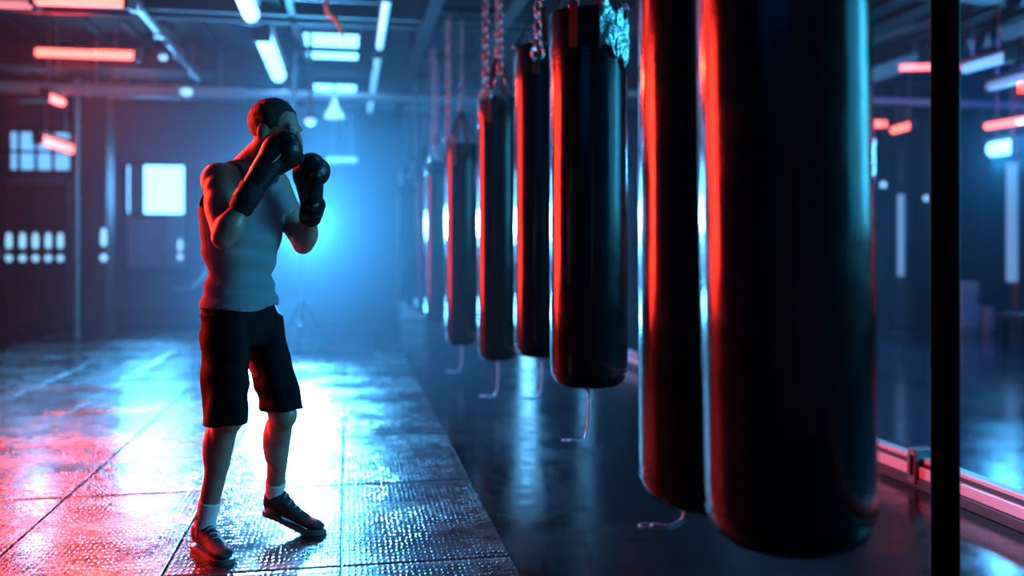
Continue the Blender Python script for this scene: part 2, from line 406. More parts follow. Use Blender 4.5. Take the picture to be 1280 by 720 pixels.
# small white lamps: long glass above a round knob
def wall_lamp(px, ytop, ybot, yy, label, group=None, elong=True):
    a, b = wallpt(px, ytop, yy), wallpt(px, ybot, yy)
    t = thing('wall_lamp', label, 'lamp', (a.x, yy, b.z), group); hgt = a.z - b.z
    if elong:
        bm = B(); lathe(bm, (a.x, yy - .06, b.z + hgt * .45), [(.02, 0), (.035, .02), (.04, hgt * .2), (.035, hgt * .38), (.025, hgt * .48), (.01, hgt * .5)], 14); obj('lamp_shade', bm, M['lamp_glow'], t, True)
    bm = B(); ell(bm, (a.x, yy - .06, b.z + .06), .045, .045, .05, seg=14); obj('bulb', bm, M['lamp_glow'], t, True)
    bm = B(); box(bm, a.x - .03, a.x + .03, yy - .06, yy, b.z + .02, a.z, .005); obj('backplate', bm, M['housing'], t)
for k, x in enumerate((13, 30, 46, 62, 77)):
    wall_lamp(x, 289, 328, 14.17, 'small white lamp on the dark lockers, %s' % ['leftmost of the row of five', 'second of the row of five', 'middle one of the row of five', 'fourth of the row of five', 'rightmost of the row of five'][k], 'row of five white lamps on the lockers')
wall_lamp(98, 314, 328, 14.9, 'single round white lamp just right of the row of five', None, False)
wall_lamp(131, 283, 328, 12.75, 'small white lamp on the reddish pillar')
wall_lamp(226, 298, 326, 14.78, 'small white lamp in front of the narrow wall cabinet, behind the boxer')

# ------------------------------------------------------------------ ceiling services
def tube_lamp(name, a, b, r, m, label, cat, group, hang=True, cap=True):
    a, b = Vector(a), Vector(b); c = (a + b) / 2; t = thing(name, label, cat, c, group); d = (b - a).normalized()
    bm = B(); n = 10
    pts = [a.lerp(b, k / n) for k in range(n + 1)]; tube(bm, pts, r, 14); obj('light_tube', bm, m, t, 'auto')
    up = Vector((0, 0, 1)); s = d.cross(up).normalized()
    bm = B(); obox(bm, c + up * (r + .022), d, s, (b - a).length / 2 + .05, r * 1.2, .02, .004); obj('housing', bm, M['housing'], t)
    for e, q in ((a, -1), (b, 1)):
        bm = B(); obox(bm, e + d * q * .02, d, s, .02, r * 1.15, r * 1.25, .004); obj('end_cap', bm, M['housing'], t)
    if hang:
        for q in (.2, .8):
            p0 = a.lerp(b, q) + up * (r + .04)
            bm = B(); tube(bm, [p0, Vector((p0.x, p0.y, ZC))], .006, 6); obj('hanger', bm, M['galv'], t)
    return t
dA = 9.55
tube_lamp('red_tube_lamp', P(47, 65.5, 9.65), P(170, 70, 9.45), .042, M['red_glow'], 'long red tube lamp hung level across the upper left ceiling', 'lamp', 'red tube lamps')
tube_lamp('red_tube_lamp', P(-30, 4, 7.2), P(44, 6.5, 7.08), .03, M['pink_soft'], 'pale pink tube lamp at the top left corner of the ceiling', 'lamp', 'red tube lamps')
tube_lamp('red_tube_lamp', P(48, -2, 7.0), P(160, 1.5, 6.85), .05, M['red_glow'], 'red tube lamp by the ceiling at the top left, right of the pale pink tube', 'lamp', 'red tube lamps')
tube_lamp('red_tube_lamp', P(48, 173, 11.9), P(90, 187, 13.2), .06, M['red_glow'], 'short slanting red tube lamp above the small left windows', 'lamp', 'red tube lamps')
tube_lamp('red_tube_lamp', P(57, 120, 10.3), P(77, 128, 10.95), .045, M['red_glow'], 'faint red tube lamp high up just below the pale ceiling duct', 'lamp', 'red tube lamps')
XT = -.83
tube_lamp('white_tube_lamp', (XT, 9.3, 3.28), (XT, 11.6, 3.28), .085, M['blue_glow'], 'thick cool white tube lamp above and left of the boxer, the farther one', 'lamp', 'cool white tube lamps')
tube_lamp('white_tube_lamp', (XT - .02, 7.4, 3.26), (XT - .02, 8.55, 3.26), .07, M['blue_glow'], 'cool white tube lamp cut by the top edge, the nearer of the thick pair', 'lamp', 'cool white tube lamps')
for k, (y0, y1) in enumerate(((7.7, 9.6), (10.0, 12.3), (12.7, 14.1))):
    tube_lamp('white_tube_lamp', (.33, y0, 3.24), (.33, y1, 3.24), .035, M['win_soft'], 'slim cool white tube lamp on the truss, %s' % ['nearest of three in line', 'middle of three in line', 'farthest of three in line'][k], 'lamp', 'slim tubes on the truss', hang=False)
a = wallpt(408, 200, 14.6); b = wallpt(446, 200, 14.6)
tube_lamp('white_tube_lamp', a, b, .05, M['win_soft'], 'short cool white tube lamp low in front of the back wall', 'lamp', 'cool white tube lamps')

# thin conduit with clips (left), duct across, truss
bm = B(); tube(bm, [(-1.82, -1.9, 3.28), (-1.82, 12.0, 3.28)], .035, 12)
for k in range(14): box(bm, -1.87, -1.77, -1.5 + k, -1.45 + k, 3.23, 3.33)
for k in range(14): box(bm, -1.83, -1.81, -1.5 + k, -1.48 + k, 3.3, ZC)
tag(obj('conduit', bm, M['galv'], smooth='auto'), 'thin pale conduit running lengthwise below the ceiling at left', 'pipe')
t = thing('duct', 'pale round duct crossing the room below the ceiling at left', 'duct', (-2.5, 11.5, 3.02))
bm = B(); tube(bm, [(-6.1, 11.5, 3.02), (-1.2, 11.5, 3.02)], .075, 20)
for x in (-5, -4, -3, -2): lathe(bm, (x, 11.5, 3.02), [(.076, -.02), (.09, -.015), (.09, .015), (.076, .02)], 20, 'X')
obj('pipe', bm, M['duct'], t, 'auto')
for x in (-4.5, -2.9, -1.5):
    bm = B(); tube(bm, [(x, 11.5, 3.09), (x, 11.5, ZC)], .008, 6); obj('hanger', bm, M['galv'], t)
bm = B(); tube(bm, [(-1.25, 11.5, 3.02), (XG - .06, 11.5, 3.02)], .05, 16)
tag(obj('pipe', bm, M['duct'], smooth='auto'), 'pale pipe crossing below the ceiling behind the boxer', 'pipe')
t = thing('lighting_truss', 'black steel ladder truss hung under the ceiling above the boxer', 'truss', (-.09, 9, 3.3))
for x in (-.5, .33):
    bm = B(); box(bm, x - .03, x + .03, 5.2, 14.4, 3.3, 3.36, .004); obj('rail', bm, M['steel_black'], t)
for y in (5.4, 6.3, 7.2, 8.1, 9.1, 10.2, 10.9, 12.2, 13.1, 14.1):
    bm = B(); box(bm, -.5, .33, y, y + .07, 3.30, 3.35, .004); obj('rung', bm, M['steel_black'], t)
for x in (-.5, .33):
    for y in (5.6, 8.3, 12.0):
        bm = B(); tube(bm, [(x, y, 3.36), (x, y, ZC)], .01, 6); obj('hanger', bm, M['steel_black'], t)
for y in (10.6, 12.75, 13.5):
    bm = B(); box(bm, -.56, .38, y, y + .13, 3.22, 3.30, .004); obj('rung', bm, M['steel_black'], bpy.data.objects['lighting_truss'])
t = thing('cable_tray', 'dark cable tray running lengthwise left of the truss', 'cable tray', (-.7, 9, 3.36))
bm = B()
for x in (-.78, -.62): box(bm, x - .006, x + .006, 4.8, 11.4, 3.38, 3.44)
for k in range(22): box(bm, -.78, -.62, 4.85 + .3 * k, 4.89 + .3 * k, 3.38, 3.395)
obj('tray', bm, M['steel_black'], t)
bm = B(); 
for q in range(3): tube(bm, [(-.74 + q * .04 + .008 * math.sin(k * 1.3 + q), 4.8 + k * .33, 3.41) for k in range(21)], .012, 6)
obj('cable', bm, M['rubber'], t)
# bright panel light and pendant
t = thing('panel_light', 'large bright bluish ceiling light panel above the boxer', 'lamp', (-.2, 12, 3.5))
for j, (y, y2) in enumerate(((9.95, 10.75), (10.8, 11.6), (12.1, 13.0), (13.05, 13.9))):
    bm = B(); box(bm, -.46, .12, y, y2, 3.44, 3.46, .004); obj('diffuser', bm, M['sky_glow'], t)
bm = B()
for x in (-.49, .12): box(bm, x, x + .03, 9.92, 11.63, 3.43, 3.56); box(bm, x, x + .03, 12.07, 13.93, 3.43, 3.56)
for y in (9.92, 10.76, 11.6, 12.07, 13.01, 13.9): box(bm, -.49, .15, y, y + .03, 3.43, 3.56)
obj('frame', bm, M['steel_black'], t)
c = P(418, 148, 10.6)
t = thing('pendant_lamp', 'small white bell-shaped pendant lamp hanging behind the boxer', 'lamp', c)
bm = B(); lathe(bm, c, [(.115, 0), (.112, .03), (.085, .08), (.05, .14), (.03, .2), (.022, .25)], 24); obj('lamp_shade', bm, M['lamp_glow'], t, 'auto')
bm = B(); tube(bm, [c + Vector((0, 0, .24)), Vector((c.x, c.y, 3.3))], .01, 8); obj('cord', bm, M['rubber'], t)
bm = B(); chain(bm, c + Vector((.06, 0, 0)), c + Vector((.06, 0, -.24)), .012, .005); obj('pull_chain', bm, M['chrome'], t)
def bulkhead(px, py, d, r, label):
    c = P(px, py, d); t = thing('bulkhead_lamp', label, 'lamp', c)
    bm = B(); ell(bm, c, r, r * .7, r * .75, seg=16); obj('globe', bm, M['lamp_glow'], t, True)
    bm = B(); lathe(bm, c + Vector((0, 0, r * .6)), [(r * 1.05, 0), (r * 1.05, .03), (.02, .05), (.02, ZC - c.z - r * .6)], 16); obj('bracket', bm, M['housing'], t, 'auto')
bulkhead(356, 118, 12.0, .085, 'round white lamp on the pipe above the head of the boxer')
bulkhead(388, 152, 9.8, .06, 'round white lamp right behind the forehead of the boxer')
bulkhead(233, 115, 10.65, .07, 'small round lamp at the end of the pale duct')
bulkhead(204, 72, 9.6, .045, 'tiny round lamp right of the long red tube')
bm = B(); pts = [P(408, -6, 8.0), P(408, 8, 8.0), P(411, 18, 8.0), P(420, 24, 8.0), P(425, 34, 8.02), P(429, 50, 8.05)]
tube(bm, pts, [.018, .02, .022, .022, .018, .012], 8)
tag(obj('cable', bm, M['orange'], smooth=True), 'short orange cable dangling from the ceiling truss', 'cable')
bm = B(); pts = [P(268, 300, 10.5), P(262, 325, 10.5), P(252, 345, 10.5), P(240, 358, 10.5), P(224, 362, 10.5), P(214, 360, 10.5)]
pts = [P(372, 45, 10.5), P(366, 140, 10.5), P(330, 210, 10.5), P(292, 262, 10.5)] + pts
tube(bm, pts, .025, 8); tag(obj('hanging_rope', bm, M['grey_panel'], smooth=True), 'faint pale rope hanging and curling up behind the boxer at left', 'rope')

# floodlight on a stand behind the boxer
c = P(377, 279, 10.8)
t = thing('floodlight', 'bright round floodlight on a stand, glaring behind the raised arm of the boxer', 'lamp', (c.x, c.y, 0))
bm = B(); lathe(bm, (c.x, c.y, c.z), [(.16, -.0), (.17, .015), (.17, .06), (.16, .14), (.05, .2)], 28, 'Y'); obj('housing', bm, M['housing'], t, 'auto')
bm = B(); lathe(bm, (c.x, c.y - .012, c.z), [(.155, 0), (.155, .006)], 28, 'Y'); obj('lens', bm, M['flood_glow'], t)
bm = B(); tube(bm, [(c.x, c.y + .1, c.z - .18), (c.x, c.y + .1, .3)], .016, 10); obj('pole', bm, M['steel_black'], t)
for k in range(3):
    a = k * 2 * PI / 3 + .4
    bm = B(); tube(bm, [(c.x, c.y + .1, .55), (c.x + .34 * math.cos(a), c.y + .1 + .34 * math.sin(a), .012)], .012, 8); obj('leg', bm, M['steel_black'], t)

c = P(326, 398, 12.2)
t = thing('added_floor_light', 'added low floor light, hidden behind the shorts of the boxer', 'lamp', (c.x, c.y, 0))  # unseen lamp, added to brighten the far end of the floor streak
bm = B(); box(bm, c.x - .2, c.x + .2, c.y, c.y + .12, .1, .42, .02); obj('housing', bm, M['housing'], t)
bm = B(); box(bm, c.x - .17, c.x + .17, c.y - .012, c.y - .001, .13, .39, .004); obj('lens', bm, M['win_glow'], t)
bm = B()
for x in (-.215, .205): box(bm, c.x + x, c.x + x + .012, c.y + .02, c.y + .1, 0, .3)
box(bm, c.x - .21, c.x + .21, c.y + .02, c.y + .1, 0, .012); obj('bracket', bm, M['steel_black'], t)
# ------------------------------------------------------------------ punching bags and gantry
t = thing('bag_gantry', 'black overhead steel frame carrying the row of punching bags', 'frame', (1.05, 7, 3.15))
for x in (.72, 1.38):
    bm = B(); box(bm, x - .04, x + .04, -1.2, 14.6, 3.16, 3.26, .005); box(bm, x - .055, x + .055, -1.2, 14.6, 3.15, 3.165); obj('rail', bm, M['steel_black'], t)
for x in (.72, 1.38):
    for y in (-.8, 2.8, 6.6, 10.4, 14.0):
        bm = B(); box(bm, x - .02, x + .02, y - .02, y + .02, 3.26, ZC); obj('hanger', bm, M['steel_black'], t)
GT = t
def bag(px, d, dia, ytop, ybot, label, seams_z=(), tilt=0.0, detail=True, tape=False, tether=True, tx=0.0, tl=.25):
    z0 = H + (HOR - ybot) * d / F_PX; z1 = H + (HOR - ytop) * d / F_PX
    mid = P(px, HOR, d); R = dia / 2; hz = min(z1 + .42, 3.0)
    loc = Vector((mid.x, mid.y, hz)); t = thing('punching_bag', label, 'punching bag', loc, 'black punching bags hanging in a row')
    cx, cy = mid.x, mid.y
    rnd = random.Random(int(px)); ph = rnd.random() * 6
    def rip(a, z): return .006 * noise.noise(Vector((math.cos(a) * 1.5 + ph, math.sin(a) * 1.5, z * 2.2))) + .0025 * noise.noise(Vector((math.cos(a) * 5, math.sin(a) * 5 + ph, z * 9)))
    L = z1 - z0; prof = [(.001, .0), (R * .45, .004), (R * .74, .014), (R * .9, .035), (R * .975, .07), (R, .12)]
    n = 40
    for k in range(1, n): prof.append((R * (1 + .012 * math.sin(PI * k / n)), .12 + (L - .16) * k / n))
    prof += [(R * .995, L - .04), (R * .985, L - .02), (R * .93, L - .004), (R * .8, L), (.001, L + .002)]
    bm = B(); lathe(bm, (cx, cy, z0), prof, 64 if detail else 32, ripple=rip); obj('bag_body', bm, M['vinyl'], t, True)
    bm = B()
    for sz in seams_z:                                 # stitched bands
        lathe(bm, (cx, cy, z0 + sz), [(R * .99, -.016), (R * 1.018, -.012), (R * 1.018, .012), (R * .99, .016)], 64)
    if seams_z: obj('stitched_band', bm, M['vinyl'], t, 'auto'); bm = B()
    lathe(bm, (cx, cy, z0 + .085), [(R * .97, -.008), (R * 1.0, -.005), (R * 1.005, .005), (R * .985, .008)], 64)
    obj('bottom_seam', bm, M['vinyl'], t, 'auto')
    bm = B(); ch = .2 if detail else .12
    lathe(bm, (cx, cy, z1 - ch), [(R * 1.0, 0), (R * 1.025, .004), (R * 1.025, ch), (R * 1.0, ch + .012), (R * .94, ch + .014)], 64); obj('collar', bm, M['vinyl'], t, 'auto')
    sw = Vector((cx, cy, z1 + min(.32, hz - z1 - .08)))
    for k in range(4):
        a = PI / 4 + k * PI / 2 + ph * .1
        p0 = Vector((cx + R * 1.02 * math.cos(a), cy + R * 1.02 * math.sin(a), z1 - ch * .9)); p1 = Vector((cx + R * 1.0 * math.cos(a), cy + R * 1.0 * math.sin(a), z1 + .01))
        bm = B(); rad = Vector((math.cos(a), math.sin(a), 0)); tan = Vector((-math.sin(a), math.cos(a), 0))
        obox(bm, (p0 + p1) / 2 + rad * .004, tan, Vector((0, 0, 1)), .021, (p1 - p0).length / 2, .004, .001)
        q = sw - p1; obox(bm, p1 + q * .5, tan, q.normalized(), .019, q.length / 2, .003, .001)
        s = obj('strap', bm, M['webbing'], t)
        bm = B(); torus(bm, p1 + rad * .006 + Vector((0, 0, .01)), tan, Vector((0, 0, 1)), .024, .004, 1, 14, 6); obj('ring', bm, M['chrome'], s, True)
    bm = B(); ell(bm, sw, .022, .022, .03, seg=12); torus(bm, sw + Vector((0, 0, .045)), (0, 0, 1), (1, 0, 0), .02, .005); obj('swivel', bm, M['chrome'], t, True)
    bm = B(); chain(bm, sw + Vector((0, 0, .07)), Vector((cx, cy, 3.15)), .017 if detail else .02, .005 if detail else .007); obj('chain', bm, M['chrome'], t, True)
    bm = B()                                           # side chains up to the rails
    if tape:
        for (a0, a1, zz0, zz1) in ((-.55, .15, -.2, .015), (-.1, .35, -.24, -.02)):
            a0 += -1.05; a1 += -1.05
            vs = []
            for i in range(13):
                row = []
                for j in range(15):
                    a = a0 + (a1 - a0) * j / 14; z = z1 + zz0 + (zz1 - zz0) * i / 12 + .03 * math.sin(j * .5)
                    rr = R * 1.03 + .012 + .014 * noise.noise(Vector((j * .45 + i * .3, i * .25, zz0 * 20)))
                    row.append(Vector((cx + rr * math.cos(a), cy + rr * math.sin(a), z)))
                vs.append(row)
            vv = [[bm.verts.new(p) for p in r] for r in vs]
            for i in range(12):
                for j in range(14): bm.faces.new((vv[i][j], vv[i][j + 1], vv[i + 1][j + 1], vv[i + 1][j]))
        g = bmesh.ops.solidify(bm, geom=bm.faces[:], thickness=.003)
        obj('tape_wrap', bm, M['tape'], t, True)['label'] = 'crumpled silver tape at the top of the bag'
    else: bm.free()
    if tether:
        L2 = min(tl, z0 - .1); cx += tx; z0 += .02 if tx else 0
        bm = B(); pts = [(cx, cy, z0 + .01), (cx + .003, cy, z0 - L2 * .4), (cx - .004, cy, z0 - L2 * .8), (cx - .02, cy, z0 - L2), (cx - .05, cy - .01, z0 - L2 - .005), (cx - .1, cy - .01, z0 - L2 + .002)]
        tube(bm, pts, .0075, 8); torus(bm, (cx, cy, z0 - .008), (1, 0, 0), (0, 0, 1), .014, .004); torus(bm, (cx - .115, cy - .01, z0 - L2 + .002), (1, 0, 0), (0, 1, 0), .017, .004)
        obj('tether', bm, M['tether'], t, True)
    if tilt: t.rotation_euler = (0, math.radians(tilt), 0)
    cx = mid.x
    bm = B(); box(bm, .74, 1.36, cy - .03, cy + .03, 3.17, 3.23, .004); tube(bm, [(cx, cy, 3.14), (cx, cy, 3.18)], .02, 10); obj('crossbar', bm, M['steel_black'], GT)
    return t
t1 = bag(968, 2.0, .362, -300, 683, 'largest and nearest black punching bag, cyan sheen down its side, beside the black post', (1.62,), tilt=-1.0, tether=False)
bag(889, 2.52, .394, -235, 632, 'second nearest punching bag, half behind the largest one, hook strap below', (1.21,), tx=-.075, tl=.065)
bag(736, 4.39, .37, 22, 484, 'third nearest punching bag, silver tape crumpled at its top', (1.53,), tape=True)
bag(677, 5.75, .34, 62, 447, 'black punching bag just left of the one with silver tape, fourth nearest', (1.7,))
bag(622, 6.57, .285, 125, 451, 'slim black punching bag, fifth nearest, lowest bottom of the middle group', (1.6,))
bag(577, 7.9, .28, 182, 432, 'slim black punching bag, sixth nearest, red edge against the blue haze', (1.5,))
fl = ['seventh nearest, hazy blue', 'eighth nearest, hazy blue', 'ninth nearest, pale in the haze', 'farthest of the row, against the pale door']
for k, (px, d, w, yt, yb) in enumerate(((545, 9.75, .24, 205, 402), (531, 10.95, .23, 214, 392), (518, 12.0, .22, 224, 385), (508, 12.9, .2, 232, 378))):
    bag(px, d, w, yt, yb, 'distant punching bag, ' + fl[k], (), detail=False, tether=False)

t = thing('light_column', 'added upright bluish light column, hidden behind the punching bags', 'lamp', (2.36, 12.0, 0))  # unseen lamp, added to put pale rims on the bag edges
bm = B(); tube(bm, [(2.36, 12, .12), (2.36, 12, 1.6), (2.36, 12, 3.1)], .085, 16); obj('light_tube', bm, glow('rim_column_glow', (.12, .5, 1), 9), t, 'auto')
bm = B(); lathe(bm, (2.36, 12, 0), [(.2, 0), (.2, .02), (.03, .03), (.03, .12)], 20); obj('stand', bm, M['housing'], t, 'auto')
# hanging strap bundles and spare chains on the gantry
def loops(px, py0, py1, d, label):
    a, b = P(px, py0, d), P(px, py1, d); t = thing('hanging_chain', label, 'chain', (a.x, a.y, 3.15), 'spare chains hanging from the gantry')
    bm = B(); chain(bm, (a.x, a.y, 3.16), b, .022, .007)
    obj('chain_links', bm, M['chrome'], t, True)
    bm = B(); torus(bm, b - Vector((0, 0, .05)), (0, 0, 1), (1, 0, 0), .035, .008, 1.3); obj('carabiner', bm, M['chrome'], t, True)
loops(607, 60, 108, 6.3, 'shiny spare chain hanging between the fifth and sixth punching bags')
loops(625, 30, 92, 6.1, 'shiny spare chain hanging above the slim fifth punching bag')
loops(560, 60, 168, 7.9, 'spare chain hanging above the sixth punching bag')
loops(541, 100, 190, 9.2, 'spare chain hanging above the seventh punching bag')
loops(519, 130, 205, 11.0, 'farthest spare chain hanging above the distant punching bags')
loops(672, 0, 55, 5.4, 'spare chain hanging above the fourth nearest punching bag')
# black box post
c = P(1181.5, 400, 2.6); pv = (c - CAM); pv.z = 0; pv.normalize(); ps = Vector((pv.y, -pv.x, 0))
t = thing('steel_post', 'black square steel post in the foreground right of the largest punching bag', 'post', (c.x, c.y, 0))
bm = B(); obox(bm, (c.x, c.y, ZC / 2), ps, pv, .038, .038, ZC / 2 - .002, .005); obj('post', bm, M['steel_black'], t)
bm = B(); obox(bm, (c.x, c.y, .006), ps, pv, .09, .09, .006, .002)
for q in ((1, 1), (1, -1), (-1, 1), (-1, -1)): lathe(bm, Vector((c.x, c.y, .012)) + RGT * .068 * q[0] + FWD * .068 * q[1], [(.01, 0), (.01, .01)], 6)
obj('base_plate', bm, M['steel_black'], t)

# ------------------------------------------------------------------ hall beyond the glass
hl = 'red tube lamps beyond the glass'
tube_lamp('red_tube_lamp', P(1126, 84.5, 11.0), P(1214, 83, 10.5), .036, M['red_glow'], 'red tube lamp beyond the glass, highest one, crossing behind the post', 'lamp', hl)
tube_lamp('red_tube_lamp', P(1086, 155, 12.5), P(1107, 155, 12.5), .045, M['red_glow'], 'short level red tube lamp beyond the glass, next to the largest bag', 'lamp', hl)
tube_lamp('red_tube_lamp', P(1117, 163, 12.6), P(1142, 156, 11.9), .045, M['red_glow'], 'short slanting red tube lamp beyond the glass, left of the post', 'lamp', hl)
tube_lamp('red_tube_lamp', P(1234, 158, 11.4), P(1300, 147, 10.2), .04, M['red_glow'], 'red tube lamp beyond the glass at the right edge', 'lamp', hl)
tube_lamp('red_tube_lamp', P(776, 93, 12.2), P(798, 93, 12.2), .06, M['red_glow'], 'red tube lamp seen in the gap between the taped bag and the second nearest bag', 'lamp', hl)
wl = 'cool tube lamps beyond the glass'
tube_lamp('white_tube_lamp', P(1206, 86, 10.4), P(1262, 70, 8.8), .05, M['win_soft'], 'upper slanting bluish tube lamp beyond the glass, right of the post', 'lamp', wl)
tube_lamp('white_tube_lamp', P(1238, 108, 10.6), P(1290, 94, 9.2), .05, glow('dim_tube', (.12, .5, .9), .5), 'lower slanting dim blue tube lamp beyond the glass', 'lamp', wl)
tube_lamp('white_tube_lamp', P(1240, 187, 11.6), P(1272, 182, 11.2), .09, M['blue_glow'], 'thick brilliant white lamp beyond the glass near the right edge', 'lamp', wl)
def upright(px, y0, y1, d, w, m, label):
    a, b = P(px, y0, d), P(px, y1, d); t = thing('light_column', label, 'lamp', (a.x, a.y, 0), 'upright light columns beyond the glass')
    bm = B(); tube(bm, [b, b.lerp(a, .5), a], w, 14); obj('light_tube', bm, m, t, 'auto')
    bm = B(); lathe(bm, (a.x, a.y, 0), [(.14, 0), (.14, .02), (.025, .03), (.025, b.z)], 16); obj('stand', bm, M['housing'], t, 'auto')
upright(1126, 243, 345, 12.5, .045, glow('column_soft', (.15, .5, .8), .6), 'slim upright light column beyond the glass, left of the post')
upright(1265, 205, 352, 12.0, .07, glow('column_cyan', (.08, .5, .8), .6), 'wide upright cyan light column beyond the glass at the right edge')
upright(1085, 243, 340, 11.6, .03, glow('column_dim', (.15, .6, .9), .6), 'dim upright light column beyond the glass, touching the edge of the largest bag')
def spot(px, py, d, r, label):
    c = P(px, py, d); t = thing('globe_lamp', label, 'lamp', c)
    bm = B(); ell(bm, c, r, r, r, seg=14); obj('globe', bm, M['lamp_glow'], t, True)
    bm = B(); tube(bm, [c + Vector((0, 0, r)), Vector((c.x, c.y, ZC))], .008, 6); obj('cord', bm, M['rubber'], t)
spot(1104, 231, 12.0, .045, 'tiny globe lamp beyond the glass, near the slim light column')
spot(1158, 248, 12.2, .04, 'tiny globe lamp beyond the glass, right beside the post')
spot(1090, 178, 11.5, .05, 'small globe lamp beyond the glass at the edge of the largest bag')
# pale cabinet & box & dark bench beyond glass
def cabinet(px0, px1, y0, d, dep, label, m):
    a, b = P(px0, y0, d), P(px1, y0, d); c = (a + b) / 2; t = thing('cabinet', label, 'cabinet', (c.x, c.y, 0)); w = (b - a).length / 2
    fwd = Vector((0, 1, 0)); bm = B(); box(bm, c.x - w, c.x + w, c.y, c.y + dep, .05, a.z, .01); box(bm, c.x - w + .02, c.x + w - .02, c.y + .02, c.y + dep - .02, 0, .05); obj('body', bm, m, t)
    bm = B(); box(bm, c.x - w + .02, c.x + w - .02, c.y - .018, c.y - .001, .08, a.z - .18, .004); dd = obj('door', bm, m, t)
    bm = B(); box(bm, c.x + w - .07, c.x + w - .05, c.y - .04, c.y - .018, .4, .52, .003); obj('handle', bm, M['chrome'], dd)
    bm = B(); box(bm, c.x - w + .02, c.x + w - .02, c.y - .018, c.y - .001, a.z - .16, a.z - .02, .004); obj('drawer', bm, m, t)
cabinet(1200, 1226, 352, 12.6, .4, 'pale low cabinet beyond the glass, right beside the post', M['panel'])
cabinet(1231, 1244, 384, 12.6, .3, 'small pale box cabinet right of the taller pale cabinet', M['panel'])
t = thing('bench', 'dark low bench beyond the glass at the right edge', 'bench', P(1290, 420, 10.2) * 1)
c = P(1290, HOR, 10.2); BASE[t.name] = Vector((c.x, c.y, 0)); t.location = (c.x, c.y, 0)
bm = B(); box(bm, c.x - .3, c.x + .9, c.y - .2, c.y + .2, .36, .44, .02); obj('seat', bm, M['trimdark'], t)
for x in (-.22, .8):
    for y in (-.15, .15):
        bm = B(); box(bm, c.x + x - .025, c.x + x + .025, c.y + y - .025, c.y + y + .025, 0, .36, .003); obj('leg', bm, M['steel_black'], t)
# blue pillars and long blue beam in the hall
for i, (px, yy, w) in enumerate(((1150, 12.4, .28), (1232, 13.6, .2))):
    p = wallpt(px, 300, yy); bm = B(); box(bm, p.x - w, p.x + w, yy - w, yy + w, 0, ZC, .01); struct('trim_%d' % (22 + i), bm, M['wall_dark'])
p = P(1180, 129, 11.6)
bm = B(); tube(bm, [(XG + .1, p.y, p.z), (XR, p.y, p.z)], .05, 14); tag(obj('pipe', bm, M['duct'], smooth='auto'), 'pale blue pipe crossing high beyond the glass, behind the post', 'pipe')

# ------------------------------------------------------------------ the boxer
SH_R, SH_L = P(274, 226, 3.44), P(343, 233, 3.70)
EL_R, EL_L = P(279, 297, 3.25), P(379, 305, 3.68)
WR_R, WR_L = P(309, 246, 3.27), P(390, 262, 3.52)
HIP_R, HIP_L = P(281, 408, 3.50), P(322, 410, 3.64)
KN_R, KN_L = P(284, 522, 3.42), P(352, 518, 3.60)
AN_R, AN_L = P(257, 652, 3.47), P(343, 622, 3.76)
across = (SH_L - SH_R); across.z = 0; across.normalize()
face = Vector((across.y, -across.x, 0)); UP = Vector((0, 0, 1))
def ering(c, w, dpt, n=28, sq=2.3, ax=None, ay=None):
    ax = ax or across; ay = ay or face; out = []
    for k in range(n):
        a = 2 * PI * k / n; ca, sa = math.cos(a), math.sin(a)
        x = abs(ca) ** (2 / sq) * (1 if ca > 0 else -1); y = abs(sa) ** (2 / sq) * (1 if sa > 0 else -1)
        out.append(Vector(c) + ax * x * w + ay * y * dpt)
    return out
def torso(bm, off=0.0):
    secs = [(303, 425, 3.57, .12, .085), (302, 408, 3.57, .148, .105), (301, 385, 3.57, .142, .1), (301, 362, 3.57, .127, .09), (301, 340, 3.57, .127, .09),
            (301, 315, 3.57, .147, .104), (303, 290, 3.57, .16, .114), (305, 262, 3.57, .172, .118), (307, 240, 3.57, .172, .108), (310, 222, 3.57, .15, .09), (314, 208, 3.57, .09, .07), (318, 200, 3.57, .05, .05)]
    rings(bm, [ering(P(x, y, d), w + off, dd + off) for x, y, d, w, dd in secs]); return bm
head_c = P(345, 166, 3.50)
look = (face * .75 + RGT * .45 - UP * .22).normalized(); hside = look.cross(UP).normalized(); hup = hside.cross(look)
def HP(s, f, u): return head_c + hside * s + look * f + hup * u
t = thing('person', 'shirtless-armed boxer in grey tank top and black shorts standing guard with dark gloves raised', 'person', (*P(300, HOR, 3.55).xy, 0))
t['label'] = 'boxer in grey tank top and black knee-length shorts, dark gloves raised in guard'
MAN = t
bm = B(); torso(bm)
# shoulders, pecs, traps, back
ell(bm, SH_R, .068, .066, .07); ell(bm, SH_L, .066, .064, .068)
capsule(bm, SH_R, P(312, 214, 3.57), .055, .055); capsule(bm, SH_L, P(312, 214, 3.57), .055, .055)
for s in (-1, 1): ell(bm, P(306, 252, 3.57) + across * .075 * s + face * .085, .08, .045, .06, across, face)
capsule(bm, P(308, 222, 3.57) - face * .03, P(330, 188, 3.53), .07, .056)
capsule(bm, P(320, 205, 3.55), P(338, 178, 3.51), .058, .058)
# head: skull, face, jaw, nose, brow, ears
ell(bm, HP(0, -.012, .03), .075, .094, .088, hside, look); ell(bm, HP(0, .03, -.03), .06, .066, .085, hside, look)
ell(bm, HP(0, .052, -.085), .038, .034, .028, hside, look)
capsule(bm, HP(0, .092, .012), HP(0, .108, -.028), .011, .016, 10); ell(bm, HP(-.012, .1, -.032), .01, .012, .009); ell(bm, HP(.012, .1, -.032), .01, .012, .009)
capsule(bm, HP(-.04, .08, .03), HP(.04, .08, .03), .011, .011, 10)
for s in (-1, 1):
    ell(bm, HP(.078 * s, -.012, -.008), .01, .022, .034, hside, look); ell(bm, HP(.046 * s, .062, -.02), .02, .018, .02, hside, look)
capsule(bm, HP(-.02, .09, -.062), HP(.02, .09, -.062), .009, .009, 8)
